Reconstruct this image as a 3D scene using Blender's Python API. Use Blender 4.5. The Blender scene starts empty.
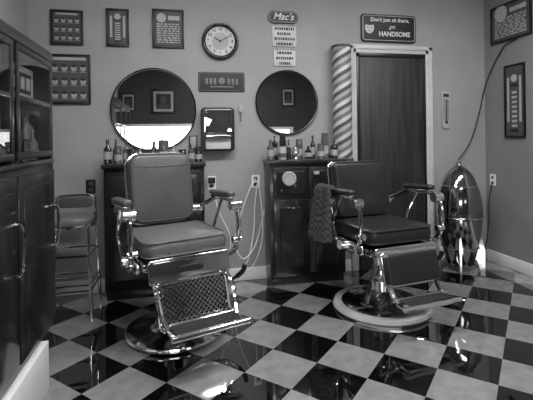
import bpy, bmesh, math, random
from mathutils import Vector, Matrix
random.seed(4)
sc=bpy.context.scene
COL=sc.collection
# ---------------------------------------------------------------- materials
def mat(name,c,rough=.5,metal=0.,c2=None,scale=8,kind='noise',bump=0,stretch=(1,1,1),coat=0,lo=.35,hi=.65):
    m=bpy.data.materials.new(name); m.use_nodes=True
    nt=m.node_tree; b=nt.nodes['Principled BSDF']
    b.inputs['Base Color'].default_value=(c,c,c,1)
    b.inputs['Roughness'].default_value=rough; b.inputs['Metallic'].default_value=metal
    b.inputs['Coat Weight'].default_value=coat
    if c2 is None: c2=c*.85
    tc=nt.nodes.new('ShaderNodeTexCoord'); mp=nt.nodes.new('ShaderNodeMapping')
    mp.inputs['Scale'].default_value=stretch
    nt.links.new(tc.outputs['Object'],mp.inputs['Vector'])
    n=nt.nodes.new('ShaderNodeTexNoise'); n.inputs['Scale'].default_value=scale; n.inputs['Detail'].default_value=5
    nt.links.new(mp.outputs[0],n.inputs['Vector'])
    r=nt.nodes.new('ShaderNodeValToRGB')
    r.color_ramp.elements[0].position=lo; r.color_ramp.elements[1].position=hi
    r.color_ramp.elements[0].color=(c,c,c,1); r.color_ramp.elements[1].color=(c2,c2,c2,1)
    nt.links.new(n.outputs['Fac'],r.inputs['Fac']); nt.links.new(r.outputs[0],b.inputs['Base Color'])
    if bump:
        bp=nt.nodes.new('ShaderNodeBump'); bp.inputs['Strength'].default_value=bump; bp.inputs['Distance'].default_value=.01
        nt.links.new(n.outputs['Fac'],bp.inputs['Height']); nt.links.new(bp.outputs[0],b.inputs['Normal'])
    return m
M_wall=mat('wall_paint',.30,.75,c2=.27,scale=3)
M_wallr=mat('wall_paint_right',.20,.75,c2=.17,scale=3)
M_ceil=mat('ceiling_paint',.5,.8)
M_white=mat('white_trim',.75,.4,c2=.7)
M_cream=mat('cream',.50,.5)
M_wood=mat('dark_wood',.005,.3,c2=.014,scale=5,stretch=(6,6,.5),coat=.2)
M_door=mat('door_wood',.007,.55,c2=.030,scale=4,stretch=(9,9,.45),coat=0)
M_woodtop=mat('dark_wood_top',.012,.25,c2=.03,scale=6,stretch=(.5,6,6),coat=.4)
M_chrome=mat('chrome',.90,.08,1,c2=.80,scale=20)
M_chromed=mat('dark_chrome',.42,.10,1,c2=.30,scale=6)
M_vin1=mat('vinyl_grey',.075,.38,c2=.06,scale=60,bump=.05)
M_vin1_lit=mat('vinyl_grey_lit',.125,.4,c2=.11,scale=60,bump=.05)  # lighter copy of the grey vinyl: overhead light on seats put into the colour
M_vin2=mat('vinyl_dark',.018,.33,c2=.014,scale=60,bump=.05)
M_black=mat('black_plastic',.008,.35)
M_rub=mat('rubber',.02,.6)
M_porc=mat('porcelain',.5,.15,c2=.42,coat=.5)
M_face=mat('print_light',.36,.6)
M_mid=mat('print_mid',.06,.6)
M_dark=mat('print_dark',.010,.5)
M_paper=mat('paper',.7,.7)
M_cord=mat('cord_light',.7,.5)
M_glassd=mat('bottle_dark',.015,.1,coat=.6)
M_glassm=mat('bottle_mid',.08,.12,coat=.6)
M_glassl=mat('bottle_light',.32,.2,coat=.4)
def mirror():
    m=bpy.data.materials.new('mirror_glass'); m.use_nodes=True
    b=m.node_tree.nodes['Principled BSDF']; b.inputs['Base Color'].default_value=(.82,.82,.82,1)
    b.inputs['Metallic'].default_value=1; b.inputs['Roughness'].default_value=.01
    return m
M_mir=mirror()
def glass():
    m=bpy.data.materials.new('pane_glass'); m.use_nodes=True
    b=m.node_tree.nodes['Principled BSDF']; b.inputs['Base Color'].default_value=(.95,.95,.95,1)
    b.inputs['Transmission Weight'].default_value=1; b.inputs['Roughness'].default_value=0; b.inputs['IOR'].default_value=1.45
    return m
M_pane=glass()
def emis(name,s):
    m=bpy.data.materials.new(name); m.use_nodes=True
    b=m.node_tree.nodes['Principled BSDF']; b.inputs['Base Color'].default_value=(.8,.8,.8,1)
    b.inputs['Emission Color'].default_value=(1,1,1,1); b.inputs['Emission Strength'].default_value=s
    return m
TS=.285
def floor_mat():
    m=bpy.data.materials.new('checker_vinyl_floor'); m.use_nodes=True
    nt=m.node_tree; b=nt.nodes['Principled BSDF']
    tc=nt.nodes.new('ShaderNodeTexCoord'); mp=nt.nodes.new('ShaderNodeMapping')
    mp.vector_type='TEXTURE'
    mp.inputs['Rotation'].default_value=(0,0,math.radians(45))
    mp.inputs['Location'].default_value=(-.48,2.38-TS*.7071,-.15)
    mp.inputs['Scale'].default_value=(TS,TS,TS)
    nt.links.new(tc.outputs['Object'],mp.inputs['Vector'])
    ch=nt.nodes.new('ShaderNodeTexChecker'); ch.inputs['Scale'].default_value=1
    ch.inputs['Color1'].default_value=(.26,.26,.26,1); ch.inputs['Color2'].default_value=(.003,.003,.003,1)
    nt.links.new(mp.outputs[0],ch.inputs['Vector'])
    n=nt.nodes.new('ShaderNodeTexNoise'); n.inputs['Scale'].default_value=14; n.inputs['Detail'].default_value=6
    nt.links.new(tc.outputs['Object'],n.inputs['Vector'])
    r=nt.nodes.new('ShaderNodeValToRGB'); r.color_ramp.elements[0].color=(.5,.5,.5,1); r.color_ramp.elements[1].color=(1.2,1.2,1.2,1)
    nt.links.new(n.outputs['Fac'],r.inputs['Fac'])
    mx=nt.nodes.new('ShaderNodeMix'); mx.data_type='RGBA'; mx.blend_type='MULTIPLY'; mx.inputs['Factor'].default_value=1
    nt.links.new(ch.outputs['Color'],mx.inputs['A']); nt.links.new(r.outputs[0],mx.inputs['B'])
    nt.links.new(mx.outputs['Result'],b.inputs['Base Color'])
    mr=nt.nodes.new('ShaderNodeMapRange'); mr.inputs['To Min'].default_value=.005; mr.inputs['To Max'].default_value=.05
    nt.links.new(n.outputs['Fac'],mr.inputs['Value']); nt.links.new(mr.outputs[0],b.inputs['Roughness'])
    b.inputs['Coat Weight'].default_value=1; b.inputs['Coat Roughness'].default_value=.01; b.inputs['Coat IOR'].default_value=1.65
    n2=nt.nodes.new('ShaderNodeTexNoise'); n2.inputs['Scale'].default_value=7; nt.links.new(tc.outputs['Object'],n2.inputs['Vector'])
    bp=nt.nodes.new('ShaderNodeBump'); bp.inputs['Strength'].default_value=.045; bp.inputs['Distance'].default_value=.02
    nt.links.new(n2.outputs['Fac'],bp.inputs['Height']); nt.links.new(bp.outputs[0],b.inputs['Normal']); nt.links.new(bp.outputs[0],b.inputs['Coat Normal'])
    return m
def check_mat(name,sc_,a,bb,rot=0):
    m=bpy.data.materials.new(name); m.use_nodes=True
    nt=m.node_tree; b=nt.nodes['Principled BSDF']
    tc=nt.nodes.new('ShaderNodeTexCoord'); mp=nt.nodes.new('ShaderNodeMapping')
    mp.inputs['Rotation'].default_value=(0,math.radians(rot),0); mp.inputs['Location'].default_value=(.013,.017,.011)
    nt.links.new(tc.outputs['Object'],mp.inputs['Vector'])
    ch=nt.nodes.new('ShaderNodeTexChecker'); ch.inputs['Scale'].default_value=sc_
    ch.inputs['Color1'].default_value=(a,a,a,1); ch.inputs['Color2'].default_value=(bb,bb,bb,1)
    nt.links.new(mp.outputs[0],ch.inputs['Vector']); nt.links.new(ch.outputs['Color'],b.inputs['Base Color'])
    b.inputs['Roughness'].default_value=.7
    return m
M_towel=check_mat('towel_check',42,.05,.13)
# ---------------------------------------------------------------- mesh helpers
def grp(name,loc=(0,0,0),rz=0):
    e=bpy.data.objects.new(name,None); e.empty_display_size=.1; COL.objects.link(e)
    e.location=loc; e.rotation_euler=(0,0,math.radians(rz)); return e
def fin(name,bm,m,parent=None,M=None,smooth=True,loc=None):
    if M is not None: bm.transform(M)
    bmesh.ops.recalc_face_normals(bm,faces=bm.faces)
    me=bpy.data.meshes.new(name); bm.to_mesh(me); bm.free()
    ms=m if isinstance(m,(list,tuple)) else [m]
    for x in ms: me.materials.append(x)
    o=bpy.data.objects.new(name,me); COL.objects.link(o)
    if smooth:
        for p in me.polygons: p.use_smooth=True
        try: me.set_sharp_from_angle(angle=math.radians(40))
        except Exception: pass
    if parent: o.parent=parent
    if loc: o.location=loc
    return o
def merge(bm,t,mi=0):
    vm={v:bm.verts.new(v.co) for v in t.verts}
    for f in t.faces:
        try:
            nf=bm.faces.new([vm[v] for v in f.verts]); nf.material_index=mi
        except ValueError: pass
    t.free()
def addbox(bm,x0,x1,y0,y1,z0,z1,b=0,mi=0,M=None,seg=2):
    t=bmesh.new(); bmesh.ops.create_cube(t,size=1)
    bmesh.ops.scale(t,vec=(abs(x1-x0),abs(y1-y0),abs(z1-z0)),verts=t.verts)
    bmesh.ops.translate(t,vec=((x0+x1)/2,(y0+y1)/2,(z0+z1)/2),verts=t.verts)
    if b: bmesh.ops.bevel(t,geom=t.edges[:],offset=b,segments=seg,affect='EDGES',profile=.5)
    if M is not None: t.transform(M)
    merge(bm,t,mi)
def box(name,x0,x1,y0,y1,z0,z1,m,parent=None,b=.004,M=None,seg=2):
    bm=bmesh.new(); addbox(bm,x0,x1,y0,y1,z0,z1,b,0,None,seg); return fin(name,bm,m,parent,M)
def addlathe(bm,prof,seg=40,mi=0,M=None):
    t=bmesh.new(); rings=[]
    for r,z in prof:
        if r<1e-5: rings.append([t.verts.new((0,0,z))])
        else: rings.append([t.verts.new((r*math.cos(2*math.pi*i/seg),r*math.sin(2*math.pi*i/seg),z)) for i in range(seg)])
    for a,b in zip(rings,rings[1:]):
        if len(a)==1 and len(b)==1: continue
        for i in range(seg):
            j=(i+1)%seg
            if len(a)==1: t.faces.new((a[0],b[i],b[j]))
            elif len(b)==1: t.faces.new((a[i],b[0],a[j]))
            else: t.faces.new((a[i],b[i],b[j],a[j]))
    if M is not None: t.transform(M)
    merge(bm,t,mi)
def lathe(name,prof,m,parent=None,seg=40,M=None):
    bm=bmesh.new(); addlathe(bm,prof,seg); return fin(name,bm,m,parent,M)
def axisM(p0,p1):
    p0=Vector(p0);p1=Vector(p1); d=p1-p0
    return Matrix.Translation(p0)@d.to_track_quat('Z','Y').to_matrix().to_4x4(), d.length
def addcyl(bm,p0,p1,r,r2=None,seg=20,mi=0):
    A,L=axisM(p0,p1); r2=r if r2 is None else r2
    addlathe(bm,[(0,0),(r,0),(r2,L),(0,L)],seg,mi,A)
def smoothpts(pts,res):
    P=[Vector(p) for p in pts]
    if res<=1 or len(P)<3: return P
    out=[]
    for i in range(len(P)-1):
        a=P[i-1] if i>0 else P[0]*2-P[1]; b=P[i]; c=P[i+1]; d=P[i+2] if i+2<len(P) else P[-1]*2-P[-2]
        for k in range(res):
            t=k/res
            out.append(.5*((2*b)+(c-a)*t+(2*a-5*b+4*c-d)*t*t+(3*b-a-3*c+d)*t**3))
    out.append(P[-1]); return out
def addtube(bm,pts,r,res=6,seg=10,mi=0,flat=1.0,up=Vector((0,0,1))):
    P=smoothpts(pts,res); rings=[]; n=None
    for i,p in enumerate(P):
        tg=(P[min(i+1,len(P)-1)]-P[max(i-1,0)]).normalized()
        if n is None:
            n=up.cross(tg)
            if n.length<.05: n=Vector((1,0,0)).cross(tg)
            n.normalize()
        else: n=(n-tg*n.dot(tg)).normalized()
        bn=tg.cross(n)
        rings.append([bm.verts.new(p+n*math.cos(2*math.pi*k/seg)*r*flat+bn*math.sin(2*math.pi*k/seg)*r) for k in range(seg)])
    for a,b in zip(rings,rings[1:]):
        for k in range(seg):
            f=bm.faces.new((a[k],a[(k+1)%seg],b[(k+1)%seg],b[k])); f.material_index=mi
    for e in (rings[0],rings[-1]):
        f=bm.faces.new(e); f.material_index=mi
def tube(name,pts,r,m,parent=None,res=6,seg=10,flat=1.0):
    bm=bmesh.new(); addtube(bm,pts,r,res,seg,0,flat); return fin(name,bm,m,parent)
def rr(w,h,rc,n=7):
    rc=max(min(rc,w/2-1e-4,h/2-1e-4),1e-4); out=[]
    for cx,cy,a0 in ((w/2-rc,h/2-rc,0),(-w/2+rc,h/2-rc,90),(-w/2+rc,-h/2+rc,180),(w/2-rc,-h/2+rc,270)):
        for k in range(n+1):
            a=math.radians(a0+90*k/n); out.append((cx+rc*math.cos(a),cy+rc*math.sin(a)))
    return out
def addslab(bm,w,h,t,rc,re,puff=0,mi=0,M=None):
    T=bmesh.new()
    steps=[.98,.8,.6,.4,.2,.08] if puff else []
    half=min(w,h)/2
    top=[]
    for s in steps:
        ins=re+(half-re)*s
        if ins<half: top.append((ins,t/2+puff*(1-(1-s)**2)))
    for k in range(6):
        a=math.radians(90*k/5); top.append((re*(1-math.sin(a)),t/2-re+re*math.cos(a)))
    seq=top+[(i,-z) for i,z in reversed(top)]
    rings=[]
    for ins,z in seq:
        rings.append([T.verts.new((x,y,z)) for x,y in rr(w-2*ins,h-2*ins,rc-ins)])
    n=len(rings[0])
    for a,b in zip(rings,rings[1:]):
        for k in range(n): T.faces.new((a[k],a[(k+1)%n],b[(k+1)%n],b[k]))
    T.faces.new(rings[0]); T.faces.new(rings[-1])
    if M is not None: T.transform(M)
    merge(bm,T,mi)
def slab(name,w,h,t,rc,re,m,parent=None,M=None,puff=0):
    bm=bmesh.new(); addslab(bm,w,h,t,rc,re,puff,0,M); return fin(name,bm,m,parent)
def Tr(x,y,z): return Matrix.Translation((x,y,z))
def Rx(a): return Matrix.Rotation(math.radians(a),4,'X')
def Ry(a): return Matrix.Rotation(math.radians(a),4,'Y')
def Rz(a): return Matrix.Rotation(math.radians(a),4,'Z')
def text(name,s,size,m,parent,loc,rot=(90,0,0),shear=0,bold=0,sx=1):
    cu=bpy.data.curves.new(name,'FONT'); cu.body=s; cu.size=size; cu.align_x='CENTER'; cu.align_y='CENTER'
    cu.extrude=.0008; cu.shear=shear; cu.offset=bold; cu.materials.append(m)
    o=bpy.data.objects.new(name,cu); COL.objects.link(o); o.parent=parent; o.location=loc
    o.rotation_euler=[math.radians(a) for a in rot]; o.scale=(sx,1,1); return o
# ---------------------------------------------------------------- room
XL,XR,YB,YF,H=-1.15,3.0,3.6,-1.4,2.8
bm=bmesh.new(); addbox(bm,XL-.1,XR+.1,YF-.1,YB+.1,-.1,0); fin('floor',bm,floor_mat(),smooth=False)
box('ceiling',XL-.1,XR+.1,YF-.1,YB+.1,H,H+.1,M_ceil,b=0)
box('wall_back',XL-.1,XR+.1,YB,YB+.1,0,H,M_wall,b=0)
box('wall_left',XL-.1,XL,YF,YB,0,H,M_wall,b=0)
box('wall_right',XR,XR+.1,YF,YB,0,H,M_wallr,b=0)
M_front=mat('front_wall_paint',.05,.8)
bm=bmesh.new()
wins=[(-.98,.36,1.06,1.50),(1.65,2.35,1.15,1.42)]
xs=[XL-.1]+[v for w in wins for v in w[:2]]+[XR+.1]
for i in range(0,len(xs),2): addbox(bm,xs[i],xs[i+1],YF-.1,YF,0,H)
for w in wins:
    addbox(bm,w[0],w[1],YF-.1,YF,0,w[2]); addbox(bm,w[0],w[1],YF-.1,YF,w[3],H)
fin('wall_front',bm,M_front,smooth=False)
for k,w in enumerate(wins):
    g=grp('window_%d'%(k+1))
    bm=bmesh.new()
    x0,x1,z0,z1=w
    for a in ((x0-.05,x1+.05,z0-.05,z0),(x0-.05,x1+.05,z1,z1+.05),(x0-.05,x0,z0,z1),(x1,x1+.05,z0,z1),((x0+x1)/2-.015,(x0+x1)/2+.015,z0,z1)):
        addbox(bm,a[0],a[1],YF+.001,YF+.03,a[2],a[3],.003)
    fin('frame',bm,M_white,g)
def lboard(name,x0,x1,y0,y1):
    bm=bmesh.new(); addbox(bm,x0,x1,y0,y1,0.001,.11,.004); return fin(name,bm,M_white)
lboard('baseboard_back_left',XL,1.548,YB-.018,YB-.001)
lboard('baseboard_back_right',2.405,XR-.02,YB-.018,YB-.001)
lboard('baseboard_right',XR-.018,XR-.001,YF,YB-.02)
lboard('baseboard_left',XL+.001,XL+.018,2.6,YB-.02)
# door
g=grp('door_1',(1.975,YB,0))
bm=bmesh.new()
addbox(bm,-.345,.345,-.012,-.001,.002,2.00,.002)
fin('slab',bm,M_door,g)
bm=bmesh.new()
addbox(bm,-.355,-.325,-.025,-.001,.002,2.02,.002);addbox(bm,.335,.355,-.025,-.001,.002,2.02,.002);addbox(bm,-.355,.355,-.025,-.001,1.985,2.02,.002)
fin('jamb',bm,M_black,g)
bm=bmesh.new()
for s in (-1,1):
    addbox(bm,s*.355,s*.425,-.022,-.001,.002,2.09,.004); addbox(bm,s*.385,s*.425,-.032,-.02,.002,2.09,.004)
addbox(bm,-.425,.425,-.022,-.001,2.02,2.09,.004); addbox(bm,-.425,.425,-.032,-.02,2.055,2.095,.004)
fin('casing',bm,M_cream,g)
# ---------------------------------------------------------------- ceiling lamps
for k,(x,y) in enumerate(((.2,1.9),(1.9,1.9),(1.0,-.2))):
    g=grp('ceiling_lamp' if k==0 else 'ceiling_lamp.%03d'%k,(x,y,H))
    box('housing',-.62,.62,-.17,.17,-.05,-.001,M_white,g)
    box('diffuser',-.59,.59,-.14,.14,-.062,-.051,emis('lamp_diffuser_%d'%k,(48,50,26)[k]),g,b=.003)
for k,w in enumerate(wins):
    l=bpy.data.lights.new('daylight_%d'%k,'AREA'); l.shape='RECTANGLE'; l.size=w[1]-w[0]; l.size_y=w[3]-w[2]; l.energy=18 if k==0 else 1.6
    o=bpy.data.objects.new('window_daylight' if k==0 else 'window_daylight.001',l); COL.objects.link(o)
    o.location=((w[0]+w[1])/2,YF-.08,(w[2]+w[3])/2); o.rotation_euler=(math.radians(90),0,0)
W=bpy.data.worlds.new('sky'); sc.world=W; W.use_nodes=True
W.node_tree.nodes['Background'].inputs[0].default_value=(.9,.9,.9,1); W.node_tree.nodes['Background'].inputs[1].default_value=1.0
# ---------------------------------------------------------------- barber chairs
def barber_chair(name,loc,rz,style):
    g=grp(name,loc,rz)
    vb,vs=(M_vin1,M_vin1_lit) if style==1 else (M_vin2,M_vin2)
    if style==1:
        lathe('base_plate',[(0,.001),(.31,.001),(.318,.012),(.31,.03),(.28,.04),(.2,.055),(.14,.075),(.11,.11),(.1,.14),(0,.14)],M_chromed,g,64)
        bm=bmesh.new(); t=[(.308*math.cos(a),.308*math.sin(a),.022) for a in [2*math.pi*i/64 for i in range(65)]]
        addtube(bm,t,.012,1,8); fin('base_rim',bm,M_chrome,g)
    else:
        lathe('base_plate',[(0,.001),(.345,.001),(.355,.015),(.345,.035),(.32,.042),(.29,.038)],M_porc,g,64)
        lathe('base_dish',[(.30,.03),(.28,.046),(.2,.06),(.14,.075),(.11,.1),(.09,.13),(0,.13)],M_chromed,g,64)
    up=.06 if style==1 else .025      # seat height offset
    lathe('column',[(.085,.12),(.085,.2),(.07,.21),(.062,.22),(.062,.38),(.09,.40),(.12,.43),(.12,.46),(0,.46)],M_chrome,g,32)
    bm=bmesh.new()
    addbox(bm,-.27,.27,-.25,.24,.42+up,.475+up,.012)
    addbox(bm,-.14,.14,-.16,.16,.38+up,.42+up,.01)
    fin('seat_frame',bm,M_chromed,g)
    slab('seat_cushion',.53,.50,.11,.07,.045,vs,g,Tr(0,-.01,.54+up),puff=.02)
    bh=.48 if style==1 else .43
    bw=.44 if style==1 else .48
    bz=.905 if style==1 else .83
    A=Tr(-.01 if style==1 else 0,.265,bz)@Rx(80)
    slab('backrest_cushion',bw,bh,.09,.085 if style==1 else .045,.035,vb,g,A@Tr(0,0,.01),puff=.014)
    slab('backrest_shell',bw+.02,bh+.02,.02,.09 if style==1 else .05,.008,M_chrome,g,A@Tr(0,0,-.042))
    bm=bmesh.new(); w=bw-.03
    pts=[A@Vector((x,y,.049)) for x,y in rr(w,bh-.03,.075 if style==1 else .04)]; pts.append(pts[0])
    addtube(bm,pts,.004,1,6)
    if style==1:
        addtube(bm,[A@Vector((-.2,.150,.058)),A@Vector((0,.14,.070)),A@Vector((.2,.150,.058))],.003,6,6)
    fin('backrest_piping',bm,vb,g)
    bm=bmesh.new()
    pts=[Vector((x,y-.01,.585+up)) for x,y in rr(.52,.49,.06)]; pts.append(pts[0]); addtube(bm,pts,.005,1,6)
    pts=[Vector((x,y-.01,.502+up)) for x,y in rr(.52,.49,.06)]; pts.append(pts[0]); addtube(bm,pts,.005,1,6)
    fin('seat_piping',bm,vs,g)
    ua=.035 if style==1 else .025
    for s,nm in ((-1,'left'),(1,'right')):
        bm=bmesh.new(); u=ua
        addtube(bm,[(s*.275,.20,.45+u),(s*.30,.02,.435+u),(s*.32,-.16,.455+u),(s*.335,-.235,.54+u),(s*.335,-.25,.65+u),(s*.335,-.225,.755+u),(s*.335,-.13,.80+u),(s*.335,.08,.795+u),(s*.32,.22,.74+u),(s*.27,.285,.70+u)],.017,6,10,flat=.8)
        addtube(bm,[(s*.30,.10,.44+u),(s*.325,.12,.58+u),(s*.335,.06,.70+u),(s*.335,.0,.79+u)],.012,6,8)
        addcyl(bm,(s*.30,-.205,.775+u),(s*.37,-.205,.775+u),.034)
        addcyl(bm,(s*.30,-.235,.56+u),(s*.355,-.235,.56+u),.022)
        addcyl(bm,(s*.25,.03,.45+u),(s*.33,.03,.45+u),.035)
        addcyl(bm,(s*.22,.285,.70+u),(s*.30,.285,.70+u),.03)
        addslab(bm,.05,.30,.012,.02,.005,0,0,Tr(s*.335,.0,.808+u)@Rx(-3))
        addslab(bm,.34,.07,.02,.03,.008,0,0,Tr(s*.285,-.03,.455+u)@Rz(90)@Rx(90))
        fin('arm_bracket_'+nm,bm,M_chrome,g)
        slab('arm_pad_'+nm,.065,.32,.035,.03,.014,vb,g,Tr(s*.335,-.01,.832+u)@Rx(-3),puff=.004)
    if style==1:
        slab('apron',.50,.14,.02,.02,.006,M_chrome,g,Tr(0,-.28,.485)@Rx(82))
        slab('apron_mark',.15,.035,.004,.017,.0015,M_dark,g,Tr(0,-.2935,.485)@Rx(82))
        bm=bmesh.new()
        for zz in (-.05,.05): addtube(bm,[Tr(0,-.28,.485)@Rx(82)@Vector((x,zz,.012)) for x in (-.22,.22)],.004,1,6)
        fin('apron_ribs',bm,M_chromed,g)
        B=Tr(0,-.335,.305)@Rx(72)
        slab('legrest_plate',.42,.25,.012,.03,.004,M_dark,g,B)
        bm=bmesh.new(); hw,hh=.195,.11; st=.030
        n=int((hw+hh)/st)+1
        for i in range(-n,n+1):
            c=i*st
            for sg in (1,-1):
                cand=[]
                for x in (-hw,hw):
                    y=sg*x+c
                    if -hh<=y<=hh: cand.append((x,y))
                for y in (-hh,hh):
                    x=(y-c)*sg
                    if -hw<x<hw: cand.append((x,y))
                if len(cand)>=2:
                    zo=.008 if sg>0 else .0125
                    addtube(bm,[B@Vector((*cand[0],zo)),B@Vector((*cand[1],zo))],.0048,1,6,up=B.to_3x3()@Vector((0,0,1)))
        fin('legrest_lattice',bm,M_chrome,g)
        bm=bmesh.new(); pts=[B@Vector((x,y,.008)) for x,y in rr(.42,.25,.03)]; pts.append(pts[0]); addtube(bm,pts,.011,1,8)
        fin('legrest_frame',bm,M_chrome,g)
        bm=bmesh.new()
        for s in (-1,1):
            addtube(bm,[(s*.215,-.26,.44),(s*.225,-.36,.38),(s*.22,-.42,.29),(s*.2,-.48,.235)],.014,6,8)
        addbox(bm,-.21,.21,-.59,-.44,.215,.233,.006)
        addtube(bm,[(-.22,-.595,.235),(.22,-.595,.235)],.018,1,10)
        addtube(bm,[(-.22,-.44,.235),(.22,-.44,.235)],.014,1,10)
        fin('footrest_frame',bm,M_chrome,g)
        bm=bmesh.new()
        for i in range(6): addbox(bm,-.19,.19,-.575+.021*i,-.562+.021*i,.233,.246,.003)
        fin('footrest_tread',bm,M_rub,g)
    else:
        slab('apron',.50,.05,.02,.02,.006,M_chrome,g,Tr(0,-.275,.485)@Rx(86))
        B=Tr(0,-.32,.375)@Rx(76)
        slab('legrest_frame',.44,.225,.02,.03,.008,M_chrome,g,B@Tr(0,0,-.01))
        slab('legrest_pad',.41,.19,.04,.025,.015,vb,g,B@Tr(0,0,.02),puff=.006)
        bm=bmesh.new()
        for s in (-1,1):
            addtube(bm,[(s*.17,-.22,.46),(s*.18,-.30,.36),(s*.185,-.36,.25),(s*.185,-.41,.20),(s*.18,-.52,.195)],.015,6,8)
        addtube(bm,[(-.22,-.52,.20),(.22,-.52,.20)],.016,1,10)
        addtube(bm,[(-.21,-.40,.21),(.21,-.40,.21)],.012,1,10)
        addbox(bm,-.19,.19,-.52,-.40,.203,.214,.004)
        fin('footrest_frame',bm,M_chrome,g)
        bm=bmesh.new()
        for i in range(4): addbox(bm,-.17,.17,-.505+.026*i,-.49+.026*i,.214,.222,.003)
        fin('footrest_tread',bm,M_rub,g)
    bm=bmesh.new()
    addtube(bm,[(.07,.03,.30),(.2,.0,.27),(.33,-.06,.27),(.40,-.12,.32)],.011,6,8)
    fin('pump_lever',bm,M_chrome,g)
    tube('lever_grip',[(.39,-.11,.31),(.42,-.14,.35),(.43,-.15,.39)],.017,M_black,g)
    return g
barber_chair('barber_chair',(-.03,2.76,0),19,1)
c2=barber_chair('barber_chair.001',(1.44,2.80,0),9,2)
g=grp('draped_towel',(1.44,2.80,.025),9)
bm=bmesh.new(); nu,nv=26,22; vs=[]
for j in range(nv):
    row=[]
    for i in range(nu):
        u=i/(nu-1); v=j/(nv-1)
        y=.27-.24*u+.05*v*(.5-u)
        amp=.006+.022*v
        fold=amp*math.sin(u*22+v*1.2)+.006*math.sin(u*9)
        if v<.12:
            a=v/.12*math.pi/2; x=-.335-.05*math.sin(a)-.002; z=.866-.02*(1-math.cos(a))
        else: x=-.392-.04*(v-.12)-fold; z=.846-.38*(v-.12)/.88-.012*math.sin(u*5)
        row.append(bm.verts.new((x,y-.02*v*math.sin(u*3),z)))
    vs.append(row)
for j in range(nv-1):
    for i in range(nu-1): bm.faces.new((vs[j][i],vs[j][i+1],vs[j+1][i+1],vs[j+1][i]))
bmesh.ops.solidify(bm,geom=bm.faces[:],thickness=.005)
fin('cloth',bm,M_towel,g)
# ---------------------------------------------------------------- back-bar cabinets
def backbar(name,x0,x1,gauge):
    g=grp(name,((x0+x1)/2,YB-.001,0)); w=(x1-x0)/2; d=.25
    box('carcass',-w,w,-d+.02,0,.07,1.02,M_wood,g,.004)
    box('top',-w-.012,w+.012,-d-.02,0,1.02,1.055,M_woodtop,g,.006)
    box('plinth',-w+.01,w-.01,-d+.04,-.02,0.001,.07,M_wood,g,.003)
    bm=bmesh.new(); n=2
    for i in range(n):
        a=-w+.02+(2*w-.04)*i/n+.006; b=-w+.02+(2*w-.04)*(i+1)/n-.006
        addbox(bm,a,b,-d,-d+.02,.10,.72,.005)
        addslab(bm,b-a-.1,.5,.012,.01,.004,0,0,Tr((a+b)/2,-d-.004,.41)@Rx(90))
        addbox(bm,a,b,-d,-d+.02,.74,.99,.005)
        addslab(bm,b-a-.05,.19,.012,.01,.004,0,0,Tr((a+b)/2,-d-.004,.865)@Rx(90))
    fin('doors_and_drawers',bm,M_wood,g)
    bm=bmesh.new()
    for i in range(n):
        c=-w+.02+(2*w-.04)*(i+.5)/n
        addtube(bm,[(c-.05,-d-.01,.66),(c-.04,-d-.028,.66),(c+.04,-d-.028,.66),(c+.05,-d-.01,.66)],.005,4,8)
        addlathe(bm,[(.006,0),(.006,.015),(.014,.02),(.012,.03),(0,.032)],16,0,Tr(c+(.09 if i else -.09),-d-.01,.80)@Rx(90))
    fin('handles',bm,M_chromed,g)
    if gauge:
        bm=bmesh.new()
        addlathe(bm,[(0,0),(.06,0),(.06,.02),(.048,.025),(.045,.018),(0,.018)],32,0,Tr(-w+.155,-d-.01,.90)@Rx(90))
        fin('vacuum_port',bm,M_face,g)
        slab('clipper_hook',.05,.03,.03,.012,.008,M_glassl,g,Tr(.06,-d-.026,.94)@Rx(90))
    return g
backbar('barber_cabinet',-.565,.20,False)
backbar('barber_cabinet.001',.74,1.40,True)
def bottle(bm,x,y,z,h,r,k,mi):
    P={0:[(0,0),(r,0),(r,.6*h),(r*.4,.75*h),(r*.35,.9*h),(r*.45,.91*h),(r*.45,h),(0,h)],
       1:[(0,0),(r,0),(r,.8*h),(r*.9,.84*h),(r*.9,h),(0,h)],
       2:[(0,0),(r*.9,0),(r,.1*h),(r*.8,.35*h),(r*.95,.5*h),(r*.5,.65*h),(r*.25,.75*h),(r*.3,.95*h),(r*.12,h),(0,h)],
       3:[(0,0),(r,0),(r*1.05,.7*h),(r,.72*h),(r*.3,.8*h),(r*.2,.82*h),(r*.2,.95*h),(r*.5,.97*h),(r*.5,h),(0,h)]}[k]
    addlathe(bm,P,18,mi,Tr(x,y,z))
    if k in (0,1,3) and mi!=3:
        addlathe(bm,[(r*1.0,.18*h),(r*1.06,.18*h),(r*1.06,.5*h),(r*1.0,.5*h)],18,2 if mi<2 else 1,Tr(x,y,z))
MB=[M_glassd,M_glassm,M_glassl,M_chrome]
def bottles(name,items,z,zrot=0):
    bm=bmesh.new()
    for x,y,h,r,k,mi in items: bottle(bm,x,y,z,h,r,k,mi)
    return fin(name,bm,MB)
z=1.056
it=[(-.54,3.42,.19,.03,0,0),(-.49,3.50,.20,.026,2,0),(-.46,3.40,.14,.028,1,1),(-.41,3.46,.16,.022,3,1),(-.36,3.42,.12,.03,1,0),(-.30,3.45,.13,.02,2,2),
    (-.24,3.40,.08,.035,1,0),(-.20,3.50,.17,.022,0,1),(-.12,3.43,.18,.04,1,1),(-.04,3.42,.13,.03,0,2),(.03,3.47,.10,.032,1,0),(.10,3.42,.14,.024,3,1),(.16,3.46,.12,.03,1,0),(-.08,3.37,.07,.03,1,3),(-.17,3.37,.09,.022,1,0)]
bottles('tonic_bottles',it,z)
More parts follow.
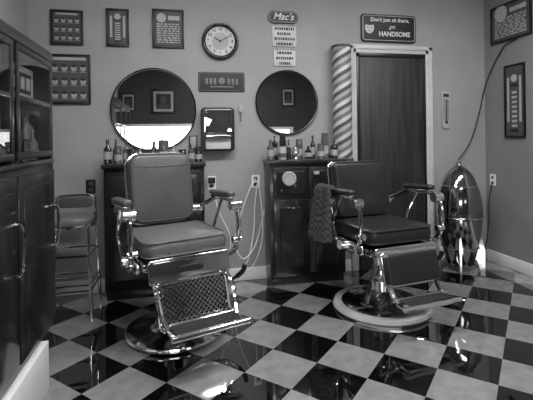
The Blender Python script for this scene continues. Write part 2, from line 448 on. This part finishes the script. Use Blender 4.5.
it=[(.76,3.42,.17,.03,0,1),(.81,3.48,.20,.025,3,0),(.86,3.40,.11,.034,1,2),(.92,3.43,.17,.026,2,0),(.98,3.42,.10,.03,1,3),(1.03,3.48,.17,.03,1,1),(1.09,3.41,.11,.03,0,0),
    (1.15,3.47,.20,.022,0,0),(1.20,3.40,.13,.03,1,1),(1.26,3.46,.22,.033,1,1),(1.33,3.42,.15,.03,3,0),(.89,3.51,.20,.03,1,0)]
bottles('tonic_bottles.001',it,z)
# ---------------------------------------------------------------- mirrors
def rmirror(name,x,z,r):
    g=grp(name,(x,YB,z))
    lathe('glass',[(0,.02),(r-.008,.02),(r-.008,.004),(0,.004)],M_mir,g,96,Rx(90))
    lathe('rim',[(r-.010,.003),(r-.010,.025),(r-.004,.028),(r+.003,.022),(r+.003,.003)],M_black,g,96,Rx(90))
    return g
rmirror('round_mirror',-.195,1.49,.345); rmirror('round_mirror.001',.955,1.555,.285)
# ---------------------------------------------------------------- framed things
def heads(bm,x0,x1,z0,z1,nx,nz,y,ml=1,md=2):
    dx=(x1-x0)/nx; dz=(z1-z0)/nz
    for i in range(nx):
        for j in range(nz):
            cx=x0+dx*(i+.5); cz=z0+dz*(j+.5); r=min(dx,dz)*.36
            addlathe(bm,[(0,.0015),(r*.82,.0015),(r*.82,0)],14,ml,Tr(cx,y,cz-r*.05)@Rx(90)@Matrix.Diagonal((1,1.25,1,1)))
            addlathe(bm,[(0,.003),(r*.86,.003),(r*.86,0)],14,md,Tr(cx,y,cz+r*.65)@Rx(90)@Matrix.Diagonal((1,.5,1,1)))
            addbox(bm,cx-r*.4,cx-r*.1,y-.003,y,cz,cz+r*.14,0,md); addbox(bm,cx+r*.1,cx+r*.4,y-.003,y,cz,cz+r*.14,0,md)
            addbox(bm,cx-r*.25,cx+r*.25,y-.003,y,cz-r*.6,cz-r*.48,0,md)
            addbox(bm,cx-r,cx+r,y-.002,y,cz-r*1.38,cz-r*1.24,0,ml)
def poster(name,x0,x1,z0,z1,kind,fr=.012,board=M_dark,M=None):
    g=grp(name,((x0+x1)/2,YB,(z0+z1)/2)) if M is None else M
    w=(x1-x0)/2; h=(z1-z0)/2
    box('board',-w,w,-.012,-.001,-h,h,board,g,.001)
    bm=bmesh.new()
    for a in ((-w,w,-h,-h+fr),(-w,w,h-fr,h),(-w,-w+fr,-h+fr,h-fr),(w-fr,w,-h+fr,h-fr)): addbox(bm,a[0],a[1],-.022,-.002,a[2],a[3],.003)
    fin('frame',bm,M_black,g)
    bm=bmesh.new(); y=-.0125; a=w-fr-.008; b=h-fr-.008
    if kind=='heads':
        addbox(bm,-a,a,y-.001,y,-b,b,0,0)
        addbox(bm,-a*.9,a*.9,y-.002,y,b*.84,b*.97,0,1); heads(bm,-a,a,-b,b*.8,4,3,y-.001)
    elif kind=='heads2':
        addbox(bm,-a,a,y-.001,y,-b,b,0,0)
        addbox(bm,-a*.8,a*.8,y-.002,y,b*.84,b*.96,0,1); heads(bm,-a,a,-b*.95,b*.78,4,3,y-.001)
    elif kind=='pole':
        addbox(bm,-a,a,y-.001,y,-b,b,0,0)
        for i in range(8):
            zz=-b*.75+1.1*b*i/8; addbox(bm,-a*.3,a*.3,y-.003,y,zz,zz+b*.07,0,1)
        addbox(bm,-a*.45,a*.45,y-.004,y,b*.42,b*.5,0,2); addbox(bm,-a*.45,a*.45,y-.004,y,-b*.9,-b*.8,0,2)
        addlathe(bm,[(0,.004),(a*.36,.004),(a*.36,0)],20,1,Tr(0,y,b*.66)@Rx(90))
        addbox(bm,-a*.85,-a*.6,y-.003,y,-b*.6,b*.7,0,1); addbox(bm,a*.6,a*.85,y-.003,y,-b*.6,b*.7,0,1)
    elif kind=='list':
        addbox(bm,-a,a,y-.001,y,-b,b,0,0)
        addlathe(bm,[(0,.004),(a*.35,.004),(a*.35,0)],20,1,Tr(-a*.5,y,b*.62)@Rx(90))
        addbox(bm,0,a*.85,y-.003,y,b*.5,b*.75,0,1)
        for i in range(9):
            zz=b*.3-1.2*b*(i+.6)/9; x=-a*.85
            while x<a*.8:
                l=random.uniform(.15,.4)*a; addbox(bm,x,min(x+l,a*.85),y-.003,y,zz,zz+b*.07,0,1); x+=l+.08*a
    elif kind=='photo':
        addbox(bm,-a,a,y-.001,y,-b,b,0,1)
        addbox(bm,-a*.75,a*.75,y-.002,y,-b*.75,b*.75,0,2)
        addlathe(bm,[(0,.003),(a*.35,.003),(a*.35,0)],20,0,Tr(0,y,b*.1)@Rx(90)@Matrix.Diagonal((1,1.4,1,1)))
        addbox(bm,-a*.6,a*.6,y-.003,y,-b*.7,-b*.3,.001,0)
    fin('print',bm,[M_mid,M_face,M_dark],g,smooth=False)
    return g
poster('haircut_poster',-.985,-.74,2.01,2.29,'heads2')
poster('haircut_poster.001',-1.01,-.69,1.535,1.935,'heads')
poster('barber_pole_poster',-.565,-.385,2.01,2.32,'pole')
poster('price_list_poster',-.20,.06,2.01,2.335,'list')
# clock
g=grp('wall_clock',(.365,YB,2.08))
lathe('case',[(.158,.002),(.158,.03),(.148,.045),(.134,.04),(.126,.03)],M_black,g,64,Rx(90))
lathe('case_ring',[(.148,.044),(.144,.048),(.140,.044)],M_chrome,g,64,Rx(90))
lathe('dial',[(0,.02),(.13,.02),(.13,.003),(0,.003)],M_cream,g,64,Rx(90))
lathe('dial_centre',[(0,.021),(.075,.021),(.075,.0195)],M_face,g,48,Rx(90))
for k in range(1,13):
    a=math.radians(90-30*k); text('numeral_%d'%k,str(k),.036,M_dark,g,(.103*math.cos(a),-.0225,.103*math.sin(a)),bold=.001)
bm=bmesh.new()
addbox(bm,-.004,.004,-.026,-.023,-.01,.06,0,0,Ry(-60)); addbox(bm,-.0025,.0025,-.029,-.026,-.015,.09,0,0,Ry(60))
addlathe(bm,[(0,.03),(.008,.03),(.008,.02)],16,0,Rx(90)); fin('hands',bm,M_dark,g)
g=grp('license_plate',(.375,YB,1.73))
slab('plate',.40,.17,.006,.015,.002,M_dark,g,Tr(0,-.006,0)@Rx(90))
bm=bmesh.new()
pts=[Vector((x,-.010,y)) for x,y in rr(.38,.15,.012)]; pts.append(pts[0]); addtube(bm,pts,.003,1,6)
addlathe(bm,[(0,.004),(.028,.004),(.028,0)],20,0,Tr(0,-.009,.01)@Rx(90))
for s in (-1,1):
    for i in range(3): addbox(bm,s*(.06+.035*i)-.011,s*(.06+.035*i)+.011,-.013,-.009,-.022,.03,.002)
addbox(bm,-.10,.10,-.012,-.009,-.048,-.036,.001)
fin('emboss',bm,mat('emboss_grey',.15,.5),g)
g=grp('macs_sign',(.93,YB,2.315))
slab('board',.28,.11,.015,.054,.005,M_mid,g,Tr(0,-.01,0)@Rx(90))
bm=bmesh.new(); pts=[Vector((x,-.019,y)) for x,y in rr(.26,.09,.044)]; pts.append(pts[0]); addtube(bm,pts,.0025,1,6); fin('border',bm,M_face,g)
text('lettering',"Mac's",.085,M_paper,g,(0,-.019,.002),shear=.3,bold=.001)
def textboard(name,x0,x1,z0,z1,rows):
    g=grp(name,((x0+x1)/2,YB,(z0+z1)/2)); w=(x1-x0)/2;h=(z1-z0)/2
    box('board',-w,w,-.012,-.001,-h,h,M_cream,g,.002)
    bm=bmesh.new(); n=len(rows)
    for i,r in enumerate(rows):
        zc=h-(i+.5)*2*h/n; x=-w*r
        while x<w*r-.008:
            l=random.uniform(.008,.022); addbox(bm,x,min(x+l,w*r),-.0135,-.012,zc-h/n*.5,zc+h/n*.5,0); x+=l+.006
    fin('print',bm,M_dark,g,smooth=False)
    bm=bmesh.new()
    for s in (-1,1): addtube(bm,[(s*w*.7,-.006,h),(s*w*.7,-.006,h+.035)],.002,1,6)
    fin('hangers',bm,M_black,g)
textboard('price_board',.83,1.05,2.055,2.235,[.8,.6,.85,.7])
textboard('hours_board',.84,1.04,1.88,2.02,[.7,.8,.5])
g=grp('shaving_mirror_cabinet',(.33,YB,1.32))
slab('body',.28,.37,.09,.03,.01,M_black,g,Tr(0,-.047,0)@Rx(90))
slab('mirror_door',.23,.20,.006,.02,.002,M_mir,g,Tr(0,-.094,.065)@Rx(90))
slab('tray',.22,.025,.06,.012,.008,M_chromed,g,Tr(0,-.11,-.06)@Rx(90))
slab('lower_panel',.21,.09,.006,.01,.002,M_cream,g,Tr(0,-.093,-.122)@Rx(90))
g=grp('card_frame',(.125,YB,1.21)); box('frame',-.035,.035,-.02,-.001,-.06,.06,M_black,g,.003); box('card',-.025,.025,-.022,-.0195,-.05,.05,M_face,g,.001)
g=grp('neck_duster_brush',(.535,YB,1.45)); tube('handle',[(0,-.012,-.07),(0,-.012,.06)],.007,M_chrome,g,1); slab('bristles',.035,.06,.02,.01,.006,M_face,g,Tr(0,-.014,.05)@Rx(90))
# barber pole column with helical stripes of blocks
g=grp('barber_pole_column',(1.445,YB,0))
PR=.085
bm=bmesh.new(); addlathe(bm,[(0,1.05),(PR-.002,1.05),(PR-.002,2.04),(0,2.04)],32,0); fin('shaft',bm,M_dark,g,Tr(0,-.095,0))
bm=bmesh.new(); na=40; nz=132; z0_,z1_=1.05,2.04
V=[[bm.verts.new((PR*math.cos(2*math.pi*i/na),PR*math.sin(2*math.pi*i/na)-.095,z0_+(z1_-z0_)*j/nz)) for i in range(na)] for j in range(nz+1)]
for j in range(nz):
    for i in range(na):
        f=bm.faces.new((V[j][i],V[j][(i+1)%na],V[j+1][(i+1)%na],V[j+1][i]))
        ph=((i/na)*2 - (j+.5)/nz*6.6)
        s=int(math.floor(ph*4))%4
        f.material_index=[0,1,2,3][s]
fin('stripes',bm,[M_cream,M_mid,M_face,mat('stripe_grey',.13,.4)],g)
bm=bmesh.new()
addlathe(bm,[(0,1.02),(.094,1.02),(.094,1.05),(0,1.05)],24,0,Tr(0,-.095,0)); addlathe(bm,[(0,2.04),(.094,2.04),(.088,2.06),(0,2.07)],24,0,Tr(0,-.095,0))
fin('caps',bm,M_mid,g)
# humorous sign
g=grp('humor_sign',(1.955,YB,2.255))
slab('board',.56,.26,.02,.03,.006,M_dark,g,Tr(0,-.012,0)@Rx(90))
bm=bmesh.new(); pts=[Vector((x,-.023,y)) for x,y in rr(.53,.23,.025)]; pts.append(pts[0]); addtube(bm,pts,.003,1,6)
addlathe(bm,[(0,.003),(.045,.003),(.045,0)],24,0,Tr(-.20,-.022,.0)@Rx(90)@Matrix.Diagonal((1,1.2,1,1)))
fin('border',bm,M_cream,g)
bm=bmesh.new()
addlathe(bm,[(0,.005),(.047,.005),(.047,0)],24,0,Tr(-.20,-.022,.042)@Rx(90)@Matrix.Diagonal((1,.4,1,1)))
for s in (-1,1): addbox(bm,-.20+s*.018-.006,-.20+s*.018+.006,-.028,-.024,-.003,.005)
addbox(bm,-.212,-.188,-.028,-.024,-.03,-.025); fin('face_drawing',bm,M_dark,g)
text('line_1',"Don't just sit there,",.050,M_paper,g,(.01,-.024,.077),bold=.001)
text('line_2',"get",.05,M_paper,g,(.03,-.024,.015),shear=.3)
text('line_3',"HANDSOME",.062,M_paper,g,(.055,-.024,-.055),bold=.0015,sx=.95)
g=grp('wall_thermometer',(2.555,YB,1.49))
slab('board',.095,.37,.012,.03,.004,M_face,g,Tr(0,-.008,0)@Rx(90))
bm=bmesh.new(); addtube(bm,[(0,-.018,-.11),(0,-.018,.10)],.005,1,8); addlathe(bm,[(0,.012),(.014,.01),(.014,0)],16,0,Tr(0,-.014,-.12)@Rx(90))
for i in range(14): addbox(bm,-.032,-.012,-.0155,-.014,-.09+.014*i,-.086+.014*i,0); addbox(bm,.012,.032,-.0155,-.014,-.09+.014*i,-.086+.014*i,0)
addbox(bm,-.03,.03,-.0155,-.014,.125,.155,0); fin('scale',bm,M_dark,g)
def outlet(name,x,z,m,pm):
    g=grp(name,(x,YB,z)); slab('plate',.075,.115,.008,.008,.003,m,g,Tr(0,-.005,0)@Rx(90))
    for s in (-1,1): slab('socket_%d'%(s+2),.035,.03,.006,.012,.002,pm,g,Tr(0,-.0095,s*.026)@Rx(90))
    return g
outlet('wall_outlet',-.70,.865,M_black,M_mid)
g=outlet('wall_outlet.001',.275,.86,M_white,M_black); box('plug_adapter',-.03,.03,-.045,-.01,.0,.05,M_black,g)
outlet('wall_outlet.002',.66,.86,M_white,M_black)
g=grp('wall_outlet.003',(XR,3.50,.80),90)
slab('plate',.075,.115,.008,.008,.003,M_white,g,Tr(0,.005,0)@Rx(90))
for s in (-1,1): slab('socket_%d'%(s+2),.03,.028,.004,.012,.0015,M_mid,g,Tr(0,.011,s*.026)@Rx(90))
bm=bmesh.new()
addtube(bm,[(.66,3.575,.89),(.60,3.55,.80),(.52,3.53,.60),(.46,3.5,.36),(.52,3.48,.22),(.62,3.5,.30),(.68,3.53,.45),(.715,3.50,.62)],.005)
addtube(bm,[(.67,3.575,.84),(.64,3.54,.66),(.62,3.52,.42),(.55,3.5,.17),(.40,3.5,.12),(.28,3.5,.25)],.005)
addtube(bm,[(.28,3.56,.83),(.33,3.54,.62),(.42,3.5,.40),(.38,3.5,.2),(.26,3.48,.3)],.005)
addtube(bm,[(.68,3.57,.86),(.70,3.53,.60),(.69,3.5,.35),(.60,3.5,.14),(.46,3.5,.08)],.0045)
fin('clipper_cords',bm,M_cord)
# ---------------------------------------------------------------- right wall posters
def rposter(name,y0,y1,z0,z1,kind):
    g=grp(name,(XR,(y0+y1)/2,(z0+z1)/2),-90)
    return poster(name,y0,y1,z0,z1,kind,M=g)
rposter('price_list_poster.001',3.10,3.33,1.21,1.88,'pole')
rposter('framed_certificate',3.02,3.49,2.11,2.46,'list')
# ---------------------------------------------------------------- rocket shaped chrome canister
g=grp('rocket_canister',(2.53,3.38,0))
R=.195
prof=[(0,.06),(.11,.06),(.125,.10),(.15,.20),(.178,.34),(R,.50),(.192,.60),(.178,.70),(.15,.80),(.105,.89),(.05,.945),(.02,.965),(.012,.985),(0,.99)]
bm=bmesh.new(); sp=smoothpts([(r,0,zz) for r,zz in prof[1:]],4); addlathe(bm,[(0,.06)]+[(max(p.x,0.0),p.z) for p in sp],48)
fin('body',bm,M_chromed,g)
bm=bmesh.new()
for zz,rr_ in ((.50,.197),(.22,.158),(.78,.159)):
    pts=[(rr_*math.cos(2*math.pi*i/48),rr_*math.sin(2*math.pi*i/48),zz) for i in range(49)]; addtube(bm,pts,.006,1,8)
fin('bands',bm,M_chrome,g)
bm=bmesh.new()
for k in range(4):
    a=45+90*k
    t=bmesh.new(); pr=[(.11,.42),(.16,.40),(.205,.2),(.205,.001),(.17,.001),(.14,.10),(.10,.12)]
    va=[t.verts.new((x,-.008,zz)) for x,zz in pr]; vb=[t.verts.new((x,.008,zz)) for x,zz in pr]
    t.faces.new(va); t.faces.new(vb[::-1])
    for i in range(len(pr)): t.faces.new((va[i],va[(i+1)%len(pr)],vb[(i+1)%len(pr)],vb[i]))
    t.transform(Rz(a+10)); merge(bm,t)
fin('fins',bm,M_chromed,g,smooth=False)
lathe('tip',[(.013,.98),(.02,.99),(.018,1.005),(0,1.012)],M_chrome,g,20)
bm=bmesh.new()
addtube(bm,[(2.985,3.18,2.10),(2.975,3.30,2.07),(2.965,3.42,1.93),(2.95,3.53,1.72),(2.9,3.56,1.45),(2.80,3.56,1.18),(2.66,3.57,.98),(2.60,3.585,.80)],.006)
fin('wall_cable',bm,M_black)
tube('outlet_cord',[(2.98,3.5,.77),(2.95,3.5,.6),(2.93,3.49,.35),(2.88,3.50,.10),(2.80,3.54,.012)],.005,M_black)
# ---------------------------------------------------------------- left cabinet
g=grp('display_cabinet',(0,0,0))
xa,xf,y0,y1,zb,zt=-1.14,-.68,.9,2.47,.245,1.72
box('lower_carcass',xa,xf,y0,y1,zb,1.12,M_wood,g,.005)
box('counter',xa,xf+.012,y0,y1,1.12,1.145,M_woodtop,g,.004)
bm=bmesh.new()
addbox(bm,xa,xf,y1-.03,y1,1.145,zt,.003); addbox(bm,xa,xa+.02,y0,y1-.03,1.145,zt); addbox(bm,xa,xf+.01,y0,y1+.006,zt-.05,zt,.004)
for y in (.92,1.4,1.93): addbox(bm,xf-.04,xf,y-.02,y+.02,1.145,zt-.05,.003)
addbox(bm,xa+.02,xf-.05,y0,y1-.03,1.42,1.44,.002)
fin('hutch',bm,M_wood,g)
bm=bmesh.new(); bp=bmesh.new()
for a,b in ((.95,1.38),(1.42,1.91),(1.95,2.455)):
    z0,z1=1.16,zt-.055
    for q in ((a,b,z0,z0+.03),(a,b,z1-.03,z1),(a,a+.03,z0+.03,z1-.03),(b-.03,b,z0+.03,z1-.03),(a+.03,b-.03,1.42,1.44)):
        addbox(bm,xf+.001,xf+.012,q[0],q[1],q[2],q[3],.003)
    addbox(bp,xf+.005,xf+.008,a+.031,b-.031,z0+.031,1.419); addbox(bp,xf+.005,xf+.008,a+.031,b-.031,1.441,z1-.031)
fin('glass_door_frames',bm,M_wood,g); fin('glass_panes',bp,M_pane,g,smooth=False)
bm=bmesh.new()
for a,b in ((.95,1.40),(1.42,1.92),(1.94,2.45)):
    addbox(bm,xf,xf+.018,a,b,.29,1.09,.005)
    addbox(bm,xf+.017,xf+.022,a+.05,b-.05,.35,1.03,.002)
fin('doors',bm,M_wood,g)
bm=bmesh.new()
for y in (2.40,1.88,1.36): addtube(bm,[(xf+.018,y,.90),(xf+.045,y,.885),(xf+.05,y,.80),(xf+.045,y,.70),(xf+.018,y,.685)],.008,5,8)
addtube(bm,[(xf+.002,y1-.002,.26),(xf+.002,y1-.002,1.66)],.004,1,6)  # not a handle: thin chrome line added as the highlight on the cabinet edge
fin('handles',bm,M_chrome,g)
bm=bmesh.new()
for (y,zc) in ((1.62,1.55),(2.18,1.55)):
    addbox(bm,xf-.06,xf-.05,y-.16,y+.16,1.441,1.60,.002,0); addbox(bm,xf-.05,xf-.047,y-.12,y+.12,1.47,1.57,.001,1)
    for i in range(3): addbox(bm,xf-.047,xf-.045,y-.10+.075*i,y-.05+.075*i,1.49,1.55,.001,2)
fin('photo_cards',bm,[M_paper,M_mid,M_paper],g)
it=[]
for i in range(8): it.append((-.73-.04*(i%2),1.99+.055*i,random.uniform(.15,.24),random.uniform(.02,.028),i%4,[2,2,1,2,2,1,2,2][i]))
for i in range(7): it.append((-.73-.04*(i%2),1.48+.06*i,random.uniform(.15,.24),random.uniform(.02,.03),(i+1)%4,[2,1,2,1,2,2,1][i]))
b=bottles('hair_product_bottles',it,1.146)
box('cabinet_base',-1.13,-.65,.9,2.27,.001,.24,M_white,b=.004)
# ---------------------------------------------------------------- chrome stool
g=grp('chrome_stool',(-.765,3.22,0),0)
bm=bmesh.new()
for sx in (-1,1):
    for sy in (-1,1):
        addtube(bm,[(sx*.168,sy*.168-.01,.001),(sx*.14,sy*.135,.64)]+([(sx*.135,.145,.82)] if sy>0 else []),.012,1,10)
for zz,q in ((.20,.160),(.24,.158),(.44,.15)):
    for a,b in (((-q,-q),(q,-q)),((q,-q),(q,q)),((q,q),(-q,q)),((-q,q),(-q,-q))): addtube(bm,[(a[0],a[1],zz),(b[0],b[1],zz)],.008,1,8)
addtube(bm,[(-.135,.145,.81),(-.08,.16,.825),(.08,.16,.825),(.135,.145,.81)],.012,4,8)
pts=[(x,y,.64) for x,y in rr(.32,.30,.12)]; pts.append(pts[0]); addtube(bm,pts,.013,1,8)
fin('frame',bm,M_chrome,g)
slab('seat',.32,.30,.06,.12,.025,M_vin1_lit,g,Tr(0,0,.67),puff=.012)
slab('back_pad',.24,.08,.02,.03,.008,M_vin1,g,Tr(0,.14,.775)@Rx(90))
for k,(x,zc,w,h) in enumerate(((-.95,1.98,.28,.38),(-.28,2.0,.46,.48),(2.3,2.1,.3,.4))):
    gg=grp('framed_picture' if k==0 else 'framed_picture.%03d'%k,(x,YF,zc),180)
    poster('',-w/2,w/2,-h/2,h/2,'photo',fr=.03,M=gg)
# ---------------------------------------------------------------- camera
th=math.radians(12); ro=math.radians(.8)
F=Vector((math.sin(th),math.cos(th),0)); R0=Vector((math.cos(th),-math.sin(th),0)); U0=Vector((0,0,1))
Rr=R0*math.cos(ro)-U0*math.sin(ro); Uu=U0*math.cos(ro)+R0*math.sin(ro)
cam=bpy.data.cameras.new('camera'); co=bpy.data.objects.new('camera',cam); COL.objects.link(co)
cam.sensor_width=36; cam.lens=28.03; cam.shift_y=-.1163; cam.clip_start=.02
mw=Matrix((Rr,Uu,-F)).transposed().to_4x4(); mw.translation=(0,0,1.24); co.matrix_world=mw
sc.camera=co
sc.view_settings.view_transform='Standard'
